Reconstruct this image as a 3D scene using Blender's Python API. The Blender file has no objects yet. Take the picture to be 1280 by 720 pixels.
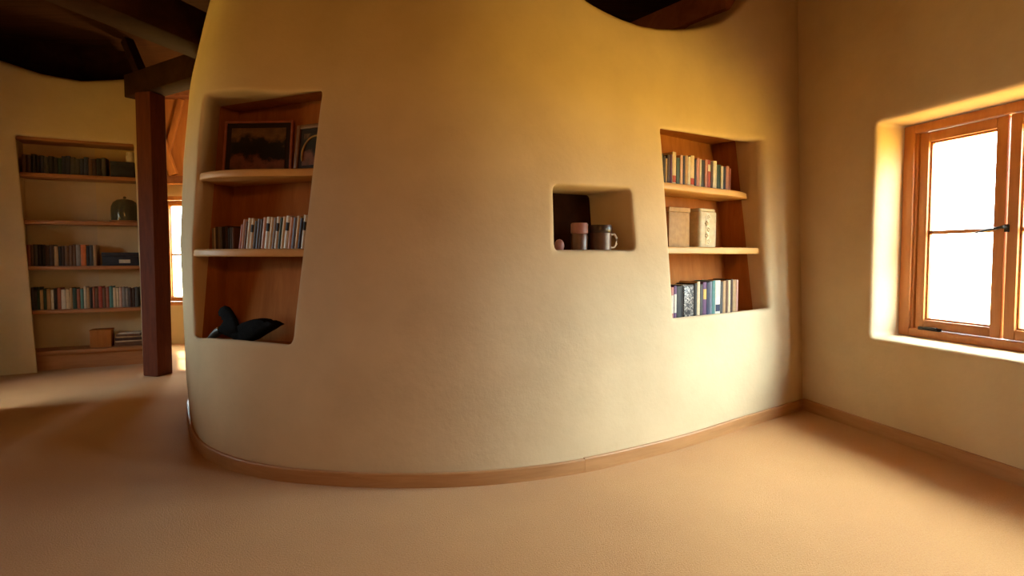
import numpy as np, math
PL1=(.56,.43,.26); PL2=(.64,.50,.305)
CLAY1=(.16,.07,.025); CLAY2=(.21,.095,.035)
CP1=(.42,.195,.065); CP2=(.57,.30,.105)
LWV=(2.3,4.5,1.3,2.4)
W4=(2.5,3.9)
BLOCK_H=1.25
PASSAGE_FILL=50.
ROOM=88.; ROOM_FILL_C=(1,.42,.10)
SUN=26.
SKY=79.0; SKY_LO=(.39,.245,.038); SKY_HI=(.77,.94,.98); HZ=.29; MZ=.54
EXPO=0.
# ---- plan of the cob wall (base line), catmull-rom, arc-length resampled
CTRL=[(-1.2,6.75),(-2.0,6.55),(-2.62,6.32),(-2.98,5.95),(-3.06,5.55),(-2.96,5.12),(-2.72,4.68),(-2.45,4.26),(-2.28,4.02),(-2.07,3.79),(-1.76,3.56),(-1.44,3.42),(-1.17,3.36),(-.92,3.325),(-.435,3.32),(0,3.39),(.466,3.555),(.88,3.785),(1.29,4.045),(1.79,4.42),(2.18,4.70),(2.64,5.03),(3.05,5.32)]
def _cr(pts,n=24):
    p=[np.array(q,float) for q in pts]; p=[2*p[0]-p[1]]+p+[2*p[-1]-p[-2]]
    out=[]
    for i in range(1,len(p)-2):
        a,b,c,d=p[i-1:i+3]
        for k in range(n):
            t=k/n
            out.append(.5*((2*b)+(-a+c)*t+(2*a-5*b+4*c-d)*t*t+(-a+3*b-3*c+d)*t**3))
    out.append(p[-2]); return np.array(out)
_c=_cr(CTRL)
for _ in range(30):
    _c[1:-1]=.5*_c[1:-1]+.25*(_c[:-2]+_c[2:])
_s=np.concatenate([[0],np.cumsum(np.linalg.norm(np.diff(_c,axis=0),axis=1))])
ULEN=_s[-1]
def plan(u):
    return np.array([np.interp(u,_s,_c[:,0]),np.interp(u,_s,_c[:,1])])
def inward(u):
    e=.03
    t=plan(min(u+e,ULEN))-plan(max(u-e,0)); t/=np.linalg.norm(t)
    return np.array([-t[1],t[0]])   # tangent runs towards +x at the front; inward is +y there
def near_u(x,y):
    return _s[np.argmin((_c[:,0]-x)**2+(_c[:,1]-y)**2)]
U_S=near_u(-2.07,3.79); U_F=near_u(-1.30,3.38); U_C=near_u(2.64,5.03)
def sm(a,b,x):
    t=min(1,max(0,(x-a)/(b-a))); return t*t*(3-2*t)
LSZ=[0,.4,1.5,2.2,2.8,3.3,3.7,4.5]; LSO=[0,-.025,-.04,0.0,.06,.17,.33,.6]
LFZ=[0,1,2,2.6,3.0,3.4,4.5];  LFO=[0,.11,.235,.31,.38,.48,.8]
def lean(u,z):
    ls=np.interp(z,LSZ,LSO); lf=np.interp(z,LFZ,LFO); lc=.045*z
    w=sm(U_S-.05,U_F,u); v=sm(U_C-1.1,U_C,u)
    a=ls*(1-w)+lf*w
    return a*(1-v)+lc*v
def S(u,z):
    p=plan(u)+inward(u)*lean(u,z)
    return np.array([p[0],p[1],z])
import bpy, bmesh, random
from mathutils import Vector, Matrix
random.seed(7)
SC=bpy.context.scene
COL=SC.collection
# ------------------------------------------------------------------ helpers
def tag(o,label=None,cat=None,group=None,kind=None):
    if label: o['label']=label
    if cat: o['category']=cat
    if group: o['group']=group
    if kind: o['kind']=kind
    return o
def link(name,me,parent=None):
    o=bpy.data.objects.new(name,me); COL.objects.link(o)
    if parent is not None: o.parent=parent
    return o
def empty(name,loc=(0,0,0),rz=0.):
    o=link(name,None); o.location=loc; o.rotation_euler=(0,0,rz); o.empty_display_size=.1
    return o
def mesh(name,verts,faces,mats,parent=None,smooth=True,fm=None,angle=40):
    me=bpy.data.meshes.new(name)
    me.from_pydata([tuple(map(float,v)) for v in verts],[],[tuple(f) for f in faces])
    if not isinstance(mats,(list,tuple)): mats=[mats]
    for m in mats: me.materials.append(m)
    bm=bmesh.new(); bm.from_mesh(me)
    bmesh.ops.recalc_face_normals(bm,faces=bm.faces[:])
    if smooth:
        for e in bm.edges:
            if len(e.link_faces)==2 and e.calc_face_angle(0)>math.radians(angle): e.smooth=False
    bm.to_mesh(me); bm.free()
    if fm:
        for p,i in zip(me.polygons,fm): p.material_index=i
    if smooth:
        for p in me.polygons: p.use_smooth=True
    me.update()
    return link(name,me,parent)
class MB:
    """collects solid pieces of ONE part"""
    def __init__(s): s.v=[]; s.f=[]; s.m=[]
    def add(s,v,f,mi=0):
        n=len(s.v); s.v+= [tuple(map(float,q)) for q in v]; s.f+=[tuple(i+n for i in q) for q in f]; s.m+=[mi]*len(f); return s
    def hexa(s,P,mi=0):
        """P: 8 corners, bottom ring 0-3, top ring 4-7"""
        return s.add(P,[(0,3,2,1),(4,5,6,7),(0,1,5,4),(1,2,6,5),(2,3,7,6),(3,0,4,7)],mi)
    def box(s,x0,x1,y0,y1,z0,z1,M=None,mi=0):
        M=M or (lambda x,y,z:(x,y,z))
        return s.hexa([M(x0,y0,z0),M(x1,y0,z0),M(x1,y1,z0),M(x0,y1,z0),M(x0,y0,z1),M(x1,y0,z1),M(x1,y1,z1),M(x0,y1,z1)],mi)
    def cbox(s,x0,x1,y0,y1,z0,z1,c=.004,M=None,mi=0):
        """box with chamfered edges"""
        bm=bmesh.new(); bmesh.ops.create_cube(bm,size=1)
        for v in bm.verts: v.co=Vector((x0+(v.co.x+.5)*(x1-x0),y0+(v.co.y+.5)*(y1-y0),z0+(v.co.z+.5)*(z1-z0)))
        bmesh.ops.bevel(bm,geom=bm.edges[:],offset=c,segments=2,profile=.5,affect='EDGES')
        bm.verts.index_update()
        v=[tuple(q.co) if M is None else M(*q.co) for q in bm.verts]; f=[[q.index for q in p.verts] for p in bm.faces]
        bm.free(); return s.add(v,f,mi)
    def prism(s,poly,z0,z1,M=None,mi=0,c=0.):
        """vertical prism of a plan polygon, edges eased by c"""
        M=M or (lambda x,y,z:(x,y,z)); n=len(poly)
        cx=sum(p[0] for p in poly)/n; cy=sum(p[1] for p in poly)/n
        def ins(d):
            o=[]
            for i in range(n):
                a,b,e=poly[i-1],poly[i],poly[(i+1)%n]
                t1=Vector((b[0]-a[0],b[1]-a[1])).normalized(); t2=Vector((e[0]-b[0],e[1]-b[1])).normalized()
                nn=Vector((-(t1.y+t2.y),t1.x+t2.x)); nn=nn.normalized() if nn.length>1e-6 else Vector((0,0))
                o.append((b[0]+nn.x*d,b[1]+nn.y*d))
            return o
        if c>0:
            area=sum(poly[i-1][0]*poly[i][1]-poly[i][0]*poly[i-1][1] for i in range(n)); sg=1 if area>0 else -1
            q=ins(sg*c*.3); r=ins(sg*c)
            rings=[(r,z0),(q,z0+c*.3),(poly,z0+c),(poly,z1-c),(q,z1-c*.3),(r,z1)]
        else: rings=[(poly,z0),(poly,z1)]
        v=[];f=[]
        for p,z in rings: v+=[M(x,y,z) for x,y in p]
        for k in range(len(rings)-1):
            for i in range(n):
                j=(i+1)%n; f.append((k*n+i,k*n+j,(k+1)*n+j,(k+1)*n+i))
        f.append(tuple(range(n))[::-1]); f.append(tuple((len(rings)-1)*n+i for i in range(n)))
        return s.add(v,f,mi)
    def lathe(s,prof,c=(0,0,0),n=32,mi=0,sx=1,sy=1):
        """prof: list of (r,z); r=0 ends are closed"""
        v=[];f=[];idx=[]
        for r,z in prof:
            if r<1e-6: idx.append([len(v)]); v.append((c[0],c[1],c[2]+z))
            else:
                idx.append(list(range(len(v),len(v)+n)))
                v+=[(c[0]+sx*r*math.cos(2*math.pi*i/n),c[1]+sy*r*math.sin(2*math.pi*i/n),c[2]+z) for i in range(n)]
        for a,b in zip(idx,idx[1:]):
            for i in range(n):
                j=(i+1)%n
                if len(a)==1 and len(b)>1: f.append((a[0],b[i],b[j]))
                elif len(b)==1 and len(a)>1: f.append((a[i],b[0],a[j]))
                elif len(a)>1: f.append((a[i],a[j],b[j],b[i]))
        return s.add(v,f,mi)
    def tube(s,pts,r,n=10,mi=0):
        pts=[Vector(p) for p in pts]; rr=r if isinstance(r,(list,tuple)) else [r]*len(pts)
        v=[];f=[]; up=Vector((0,0,1))
        for k,p in enumerate(pts):
            t=(pts[min(k+1,len(pts)-1)]-pts[max(k-1,0)]).normalized()
            a=t.cross(up); a=a.normalized() if a.length>1e-3 else t.cross(Vector((1,0,0))).normalized(); b=t.cross(a)
            v+=[tuple(p+(a*math.cos(2*math.pi*i/n)+b*math.sin(2*math.pi*i/n))*rr[k]) for i in range(n)]
        for k in range(len(pts)-1):
            for i in range(n):
                j=(i+1)%n; f.append((k*n+i,k*n+j,(k+1)*n+j,(k+1)*n+i))
        f.append(tuple(range(n))[::-1]); f.append(tuple((len(pts)-1)*n+i for i in range(n)))
        return s.add(v,f,mi)
    def build(s,name,mats,parent=None,smooth=True,angle=40):
        return mesh(name,s.v,s.f,mats,parent,smooth,s.m,angle)
def beam_between(p,q,w,h,c=.012,up=Vector((0,0,1))):
    """MB of a squared timber from p to q (axis on the timber's centre line)"""
    p=Vector(p);q=Vector(q);d=(q-p);L=d.length;d.normalize()
    s=d.cross(up).normalized(); t=s.cross(d)
    M=lambda x,y,z: tuple(p+d*x+s*y+t*z)
    return MB().cbox(0,L,-w/2,w/2,-h/2,h/2,c,M)
# ------------------------------------------------------------------ materials
def nodes(name):
    m=bpy.data.materials.new(name); m.use_nodes=True
    nt=m.node_tree; b=nt.nodes['Principled BSDF']; return m,nt,b
def N(nt,t,**k):
    n=nt.nodes.new(t)
    for a,v in k.items():
        if a in n.inputs: n.inputs[a].default_value=v
        else: setattr(n,a,v)
    return n
def ramp(nt,stops):
    r=nt.nodes.new('ShaderNodeValToRGB'); e=r.color_ramp.elements
    while len(e)<len(stops): e.new(.5)
    for q,(p,c) in zip(e,stops): q.position=p; q.color=(*c,1)
    return r
def obj_coord(nt,scale=(1,1,1),kind='Object'):
    tc=nt.nodes.new('ShaderNodeTexCoord'); mp=nt.nodes.new('ShaderNodeMapping'); mp.inputs['Scale'].default_value=scale
    nt.links.new(tc.outputs[kind],mp.inputs['Vector']); return mp.outputs['Vector']
def mottled(name,c1,c2,scale=6,rough=.8,bump=0.,bscale=40,spec=.3,bdist=.01,detail=5,metal=0.):
    m,nt,b=nodes(name); v=obj_coord(nt)
    n=N(nt,'ShaderNodeTexNoise',Scale=scale,Detail=detail,Roughness=.6); nt.links.new(v,n.inputs['Vector'])
    r=ramp(nt,[(.3,c1),(.7,c2)]); nt.links.new(n.outputs['Fac'],r.inputs['Fac']); nt.links.new(r.outputs['Color'],b.inputs['Base Color'])
    b.inputs['Roughness'].default_value=rough; b.inputs['Specular IOR Level'].default_value=spec; b.inputs['Metallic'].default_value=metal
    if bump:
        n2=N(nt,'ShaderNodeTexNoise',Scale=bscale,Detail=6,Roughness=.65); nt.links.new(v,n2.inputs['Vector'])
        bp=N(nt,'ShaderNodeBump',Strength=bump,Distance=bdist); nt.links.new(n2.outputs['Fac'],bp.inputs['Height']); nt.links.new(bp.outputs['Normal'],b.inputs['Normal'])
    return m
def wood(name,c1,c2,scale=(2,2,26),rough=.5,spec=.4,kind='Object',bump=.08):
    """grain runs along the axis with the smallest scale"""
    m,nt,b=nodes(name); v=obj_coord(nt,scale,kind)
    n=N(nt,'ShaderNodeTexNoise',Scale=1.6,Detail=8,Roughness=.62,Distortion=.6); nt.links.new(v,n.inputs['Vector'])
    r=ramp(nt,[(.28,c1),(.5,tuple((a+d)/2 for a,d in zip(c1,c2))),(.72,c2)]); nt.links.new(n.outputs['Fac'],r.inputs['Fac'])
    nt.links.new(r.outputs['Color'],b.inputs['Base Color'])
    b.inputs['Roughness'].default_value=rough; b.inputs['Specular IOR Level'].default_value=spec
    bp=N(nt,'ShaderNodeBump',Strength=bump,Distance=.004); nt.links.new(n.outputs['Fac'],bp.inputs['Height']); nt.links.new(bp.outputs['Normal'],b.inputs['Normal'])
    return m
def plain(name,c,rough=.6,spec=.3,metal=0.):
    c2=tuple(min(1,x*1.18+.004) for x in c); c1=tuple(x*.86 for x in c)
    return mottled(name,c1,c2,scale=18,rough=rough,spec=spec,metal=metal)

M_PLASTER=mottled('cream_plaster',PL1,PL2,scale=2.2,rough=.9,bump=.35,bscale=9,spec=.12,bdist=.012)
M_PLASTER_FAR=mottled('ochre_plaster',(.62,.46,.24),(.70,.53,.29),scale=2.2,rough=.9,bump=.3,bscale=9,spec=.12,bdist=.012)
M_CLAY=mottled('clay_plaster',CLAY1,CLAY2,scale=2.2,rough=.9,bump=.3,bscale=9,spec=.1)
def carpet():
    m,nt,b=nodes('tan_carpet'); v=obj_coord(nt)
    n=N(nt,'ShaderNodeTexNoise',Scale=1.3,Detail=3); nt.links.new(v,n.inputs['Vector'])
    f=N(nt,'ShaderNodeTexNoise',Scale=110,Detail=4,Roughness=.75); nt.links.new(v,f.inputs['Vector'])
    mx=N(nt,'ShaderNodeMath',operation='MULTIPLY_ADD'); mx.inputs[1].default_value=.35; nt.links.new(n.outputs['Fac'],mx.inputs[0]); 
    ad=N(nt,'ShaderNodeMath',operation='MULTIPLY'); ad.inputs[1].default_value=.65; nt.links.new(f.outputs['Fac'],ad.inputs[0]); nt.links.new(ad.outputs[0],mx.inputs[2])
    r=ramp(nt,[(.32,CP1),(.68,CP2)]); nt.links.new(mx.outputs[0],r.inputs['Fac']); nt.links.new(r.outputs['Color'],b.inputs['Base Color'])
    b.inputs['Roughness'].default_value=.95; b.inputs['Specular IOR Level'].default_value=.1
    b.inputs['Sheen Weight'].default_value=.15
    bp=N(nt,'ShaderNodeBump',Strength=.5,Distance=.01); nt.links.new(f.outputs['Fac'],bp.inputs['Height']); nt.links.new(bp.outputs['Normal'],b.inputs['Normal'])
    return m
M_CARPET=carpet()
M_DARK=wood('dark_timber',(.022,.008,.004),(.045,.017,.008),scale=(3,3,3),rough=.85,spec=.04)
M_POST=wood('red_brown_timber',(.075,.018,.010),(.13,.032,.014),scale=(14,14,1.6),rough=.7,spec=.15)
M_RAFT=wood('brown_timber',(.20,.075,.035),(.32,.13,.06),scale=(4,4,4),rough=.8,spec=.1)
M_DECK=wood('ceiling_boards',(.030,.012,.005),(.060,.025,.010),scale=(1.2,16,4),rough=.9,spec=.05)
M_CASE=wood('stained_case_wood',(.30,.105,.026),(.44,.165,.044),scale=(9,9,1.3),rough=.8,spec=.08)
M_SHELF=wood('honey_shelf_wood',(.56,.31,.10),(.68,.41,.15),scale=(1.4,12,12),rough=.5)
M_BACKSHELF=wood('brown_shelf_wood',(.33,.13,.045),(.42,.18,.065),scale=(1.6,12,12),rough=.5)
M_PINE=wood('orange_pine',(.42,.16,.045),(.55,.23,.07),scale=(9,9,1.2),rough=.42)
M_BASE=wood('baseboard_wood',(.36,.17,.06),(.48,.25,.10),scale=(1.5,1.5,16),rough=.5)
M_IRON=plain('dark_metal',(.02,.016,.013),.45,.5,.6)
def glass():
    m=bpy.data.materials.new('window_glass'); m.use_nodes=True; nt=m.node_tree
    for n in list(nt.nodes): nt.nodes.remove(n)
    o=nt.nodes.new('ShaderNodeOutputMaterial'); t=nt.nodes.new('ShaderNodeBsdfTransparent'); g=nt.nodes.new('ShaderNodeBsdfGlossy'); g.inputs['Roughness'].default_value=.02
    mx=nt.nodes.new('ShaderNodeMixShader'); mx.inputs[0].default_value=.05
    nt.links.new(t.outputs[0],mx.inputs[1]); nt.links.new(g.outputs[0],mx.inputs[2]); nt.links.new(mx.outputs[0],o.inputs[0]); return m
M_GLASS=glass()
M_PAGE=plain('book_pages',(.62,.52,.36),.9,.1)

# ------------------------------------------------------------------ plaster walls with rolled niches
def lerp(a,b,t): return a+(b-a)*t
def outline_pts(corners,rad,counts):
    """corners TL,TR,BR,BL in (u,z); returns pts for sides top,right,bottom,left (counts each), corner-aligned at arc middles"""
    c=[np.array(q,float) for q in corners]; out=[]
    r=rad if isinstance(rad,(list,tuple)) else [rad]*4
    def corner(i):
        a,b,d=c[i-1],c[i],c[(i+1)%4]
        t1=(a-b)/np.linalg.norm(a-b); t2=(d-b)/np.linalg.norm(d-b)
        p0=b+t1*r[i]; p2=b+t2*r[i]
        return [ (1-t)**2*p0+2*t*(1-t)*b+t*t*p2 for t in np.linspace(0,1,17)]
    arcs=[corner(i) for i in range(4)]
    for i in range(4):
        j=(i+1)%4
        path=arcs[i][8:]+arcs[j][:9]
        P=np.array(path); s=np.concatenate([[0],np.cumsum(np.linalg.norm(np.diff(P,axis=0),axis=1))]); n=counts[i]
        # denser sampling near the two corners
        for k in range(n):
            x=k/n; x=.5-.5*math.cos(math.pi*x)*(.55+.45*abs(math.cos(math.pi*x)))
            x=lerp(k/n,x,.75)
            out.append(np.array([np.interp(x*s[-1],s,P[:,0]),np.interp(x*s[-1],s,P[:,1])]))
    return out
def plaster_wall(name,Sf,inw,us,zs,niches,mat,top=None,zt=2.7,thick=.3,back=True):
    us=sorted(us); zs=sorted(zs); zmax=zs[-1]
    for n in niches:
        us=[u for u in us if all(abs(u-q)>.02 for q in n['rect'][:2])]+list(n['rect'][:2]); us=sorted(us)
        zs=[z for z in zs if all(abs(z-q)>.02 for q in n['rect'][2:])]+list(n['rect'][2:]); zs=sorted(zs)
    V=[];Fc=[];ix={}
    def zz(u,z):
        if top is None or z<=zt: return z
        return zt+(z-zt)*(top(u)-zt)/(zmax-zt)
    for i,u in enumerate(us):
        for j,z in enumerate(zs):
            if any(n['rect'][0]+1e-6<u<n['rect'][1]-1e-6 and n['rect'][2]+1e-6<z<n['rect'][3]-1e-6 for n in niches): continue
            ix[i,j]=len(V); V.append(Sf(u,zz(u,z)))
    for i in range(len(us)-1):
        for j in range(len(zs)-1):
            uc=(us[i]+us[i+1])/2; zc=(zs[j]+zs[j+1])/2
            if any(n['rect'][0]<uc<n['rect'][1] and n['rect'][2]<zc<n['rect'][3] for n in niches): continue
            Fc.append((ix[i,j],ix[i+1,j],ix[i+1,j+1],ix[i,j+1]))
    def at(lst,x): return min(range(len(lst)),key=lambda k:abs(lst[k]-x))
    for n in niches:
        a,b,c,d=at(us,n['rect'][0]),at(us,n['rect'][1]),at(zs,n['rect'][2]),at(zs,n['rect'][3])
        per=[(i,d) for i in range(a,b)]+[(b,j) for j in range(d,c,-1)]+[(i,c) for i in range(b,a,-1)]+[(a,j) for j in range(c,d)]
        counts=[b-a,d-c,b-a,d-c]
        O=outline_pts(n['out'],n.get('rad',.06),counts)
        rings=[[ix[p] for p in per]]
        K=5
        for k in range(1,K+1):
            t=k/K; row=[]
            for p,o in zip(per,O):
                u=lerp(us[p[0]],o[0],t); z=lerp(zs[p[1]],o[1],t)
                row.append(len(V)); V.append(Sf(u,z))
            rings.append(row)
        inner=n['inner'](counts)          # 3-D points matching
        prev=rings[-2]; lip=rings[-1]; r=n.get('round',.05)
        segs=9; base=[V[q] for q in lip]; dirs=[]
        for q,pq in zip(lip,prev):
            t=np.array(V[q])-np.array(V[pq]); L=np.linalg.norm(t); dirs.append(t/L if L>1e-9 else t*0)
        for k in range(1,segs+1):
            t=k/segs; row=[]
            for P0,dr,P3 in zip(base,dirs,inner):
                P0=np.array(P0); P3=np.array(P3); L=np.linalg.norm(P3-P0)
                P1=P0+dr*min(r,L*.45); P2=lerp(P0+dr*min(r,L*.45),P3,.35)
                q=(1-t)**3*P0+3*t*(1-t)**2*P1+3*t*t*(1-t)*P2+t**3*P3
                row.append(len(V)); V.append(q)
            rings.append(row)
        if n.get('cap'):
            ctr=len(V); V.append(np.mean([V[q] for q in rings[-1]],axis=0))
            m=len(per)
            for i in range(m): Fc.append((rings[-1][i],rings[-1][(i+1)%m],ctr))
        m=len(per)
        for A,B in zip(rings,rings[1:]):
            for i in range(m):
                j=(i+1)%m; Fc.append((A[i],A[j],B[j],B[i]))
    if back:
        J=len(zs)-1; prevrow=[ix[i,J] for i in range(len(us))]
        r=min(.07,thick/3)
        prof=[(r*(1-math.cos(a)),r*math.sin(a)) for a in (math.radians(25),math.radians(50),math.radians(90))]+[(thick-r,r),(thick-r*.3,r*.7),(thick,0),(thick,-.8)]
        for dx,dz in prof:
            row=[]
            for i,u in enumerate(us):
                p=np.array(V[ix[i,J]]); w=inw(u); row.append(len(V)); V.append(p+np.array([w[0]*dx,w[1]*dx,dz]))
            for i in range(len(us)-1): Fc.append((prevrow[i],prevrow[i+1],row[i+1],row[i]))
            prevrow=row
        row=[]
        for i,u in enumerate(us):
            p=np.array(V[prevrow[i]]); row.append(len(V)); V.append(np.array([p[0],p[1],zs[0]]))
        for i in range(len(us)-1): Fc.append((prevrow[i],prevrow[i+1],row[i+1],row[i]))
    o=mesh(name,V,Fc,mat,smooth=True,angle=75)
    return o
def rect_inner(fn,x0,x1,z0,z1,rad=.012):
    """inner loop on a plane fn(x,z) matching the outline order TL,TR,BR,BL"""
    def f(counts): return [fn(p[0],p[1]) for p in outline_pts([(x0,z1),(x1,z1),(x1,z0),(x0,z0)],rad,counts)]
    return f
class Case:
    """frame of a niche: a along the front, b into the wall, z up; the plane leans back by k per metre"""
    def __init__(s,O,e,k,zr):
        e=np.array(e,float); s.e=e/np.linalg.norm(e); s.d=np.array([-s.e[1],s.e[0]]); s.O=np.array(O,float); s.k=k; s.zr=zr
        s.rz=math.atan2(s.e[1],s.e[0])
    def __call__(s,a,b,z):
        p=s.O+s.e*a+s.d*(b+s.k*(z-s.zr)); return (p[0],p[1],z)
CL=Case((-2.16,4.03),(.915,-.40),.115,1.6)
CR=Case((1.06,4.21),(.79,.61),.13,1.5)
CM=Case((.27,3.65),(.614,.328),.13,1.42)
CB=Case((-5.642,6.581),(.905,.425),0.,1.)
# ---- cob wall
US=list(np.arange(0,ULEN,.055)); ZS=list(np.arange(0,2.7,.055))+list(np.arange(2.7,3.9,.08))
TOPU=[0,6.6,7.0,7.25,7.494,7.638,7.791,8.011,8.25,8.55,8.8,9.033,9.234,9.35,9.5,10.4]
TOPZ=[3.86,3.80,3.55,3.35,3.21,3.175,3.15,3.14,3.17,3.24,3.32,3.41,3.56,3.70,3.84,3.86]
def cob_top(u): return float(np.interp(u,TOPU,TOPZ))-.06
niche_left=dict(rect=(3.92,5.56,.62,2.66),out=[(4.375,2.50),(5.385,2.485),(5.27,.80),(4.20,.80)],rad=[.07,.05,.09,.12],round=.07,
    inner=rect_inner(lambda a,z:CL(a,.0,z),.0,1.10,.80,2.475))
niche_mid=dict(rect=(6.86,7.88,1.27,2.02),out=[(7.02,1.875),(7.735,1.885),(7.738,1.415),(7.005,1.412)],rad=.06,round=.03,cap=True,
    inner=rect_inner(lambda a,z:CM(a,.42,z),.0,.60,1.415,1.855,.03))
niche_right=dict(rect=(7.92,9.64,.70,2.58),out=[(8.075,2.385),(9.43,2.45),(9.39,.885),(8.035,.895)],rad=[.05,.09,.09,.05],round=.10,
    inner=rect_inner(lambda a,z:CR(a,.02,z),-.02,1.33,.90,2.43))
tag(plaster_wall('wall_center',S,inward,US,ZS,[niche_left,niche_mid,niche_right],M_PLASTER,top=cob_top,thick=.6),kind='structure')
# ---- wall with the window
W0=np.array([2.64,5.03]); WD=np.array([.2588,-.9659]); WN=np.array([.9659,.2588])
def WV(v,d,z):
    p=W0+WD*v+WN*d; return (p[0],p[1],z)
def hole(Wf,v0,v1,z0,z1,d,s=.03,rad=.05,m=.14,rnd=.05):
    return dict(rect=(v0-m,v1+m,z0-m,z1+m),out=[(v0,z1),(v1,z1),(v1,z0),(v0,z0)],rad=rad,round=rnd,
        inner=rect_inner(lambda a,z:Wf(a,d,z),v0+s,v1-s,z0+s,z1-s,.01))
win=hole(WV,.65,2.17,.725,2.445,.30)
win['inner']=rect_inner(lambda a,z:WV(a,.40,z),.67,2.14,.76,2.405,.01)
win2=hole(WV,W4[0],W4[1],.725,2.445,.30)
win2['inner']=rect_inner(lambda a,z:WV(a,.40,z),W4[0]+.02,W4[1]-.03,.76,2.405,.01)
tag(plaster_wall('wall_right',lambda u,z:WV(u,0,z),lambda u:WN,np.arange(-4.3,7.3,.12),np.arange(-.04,4.1,.12),[win,win2],M_PLASTER,back=False),kind='structure')
# ---- partition with the far bookcase
def BV(a,d,z): return CB(a,d,z)
def SB(u,z):
    o=.06*math.exp(-((z-3.0)/.5)**2)
    return np.array(CB(u,-o+.02*math.sin(u*2.3),z))
def back_top(u): return float(np.interp(u,[-2.5,-.214,.144,.523,.964,1.3],[3.95,3.60,3.50,3.47,3.55,3.62]))-.05
nb=dict(rect=(-.36,1.22,-.30,2.98),out=[(-.125,2.80),(1.07,2.80),(1.10,-.1),(.0,-.1)],rad=.06,round=.05,
    inner=rect_inner(lambda a,z:CB(a,.13,z),-.16,1.09,-.1,2.80,.02))
tag(plaster_wall('wall_back',SB,lambda u:CB.d,np.arange(-2.6,1.26,.06),list(np.arange(-.4,2.98,.08))+list(np.arange(2.98,3.7,.06)),[nb],M_PLASTER,top=back_top,zt=3.0,thick=.46),kind='structure')
tag(MB().box(-2.7,1.05,.36,.44,3.2,4.0,lambda x,y,z:CB(x,y,z)).build('dark_gap_sheet',M_DARK,smooth=False),kind='structure')  # dark sheet added in place of the shade in the gap above the partition
# ---- left wall with a low window, rear wall, passage end wall
LW=dict(v0=2.2,v1=4.6,z0=.25,z1=1.35)
def LV(v,d,z): return (-6.3-d,v,z)
hl=hole(LV,LWV[0],LWV[1],LWV[2],LWV[3],.35)
hl['inner']=rect_inner(lambda a,z:LV(a,.35,z),LWV[0],LWV[1],LWV[2],LWV[3],.01)
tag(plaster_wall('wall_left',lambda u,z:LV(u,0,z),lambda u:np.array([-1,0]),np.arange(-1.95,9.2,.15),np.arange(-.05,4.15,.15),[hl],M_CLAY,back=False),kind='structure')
def PV(v,d,z): return (v,8.75+d,z)
hp=hole(PV,-5.53,-4.72,.60,2.31,.10,s=.0)
hp['inner']=rect_inner(lambda a,z:PV(a,.10,z),-5.52,-4.73,.61,2.30,.01)
tag(plaster_wall('wall_passage',lambda u,z:PV(u,0,z),lambda u:np.array([0,1]),np.arange(-6.5,1.9,.12),np.arange(-.04,4.1,.12),[hp],M_PLASTER_FAR,back=False),kind='structure')
tag(MB().cbox(-4.85,-4.6,.2,4.92,0,BLOCK_H,.03).build('light_blocker',M_PLASTER),kind='structure')  # unseen block, added to keep the left window's light off the floor
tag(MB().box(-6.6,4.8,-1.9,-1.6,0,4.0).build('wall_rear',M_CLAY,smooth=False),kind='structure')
# ---- floor, ceiling
tag(MB().box(-7,5.2,-2,9.3,-.1,0).build('floor',M_CARPET,smooth=False),kind='structure')
tag(MB().box(-7,5.2,-2,9.3,4.0,4.15).build('ceiling',M_DECK,smooth=False),kind='structure')
# ---- baseboards
def strip(name,pf,nf,us,h,t,mat,z0=0.):
    """a board of height h and thickness t following a wall line"""
    prof=[(0,z0),(t,z0),(t,h-.006),(t-.004,h),(0,h)]
    V=[];F=[]
    for u in us:
        p=pf(u); n=nf(u)
        for d,z in prof: V.append((p[0]-n[0]*d,p[1]-n[1]*d,z))
    m=len(prof)
    for i in range(len(us)-1):
        for k in range(m):
            l=(k+1)%m; F.append((i*m+k,i*m+l,(i+1)*m+l,(i+1)*m+k))
    F.append(tuple(range(m))); F.append(tuple((len(us)-1)*m+k for k in range(m)))
    return tag(mesh(name,V,F,mat,angle=30),kind='structure')
cobp=lambda u:S(u,.05)+0
strip('baseboard_center',cobp,inward,np.linspace(2.2,7.150,100),.086,.022,M_BASE)
strip('baseboard_center',cobp,inward,np.linspace(7.1515,U_C+.01,54),.092,.022,M_BASE)
strip('baseboard_right',lambda u:WV(u,0,0),lambda u:WN,np.arange(0.02,6.8,.3),.10,.022,M_BASE)

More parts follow.
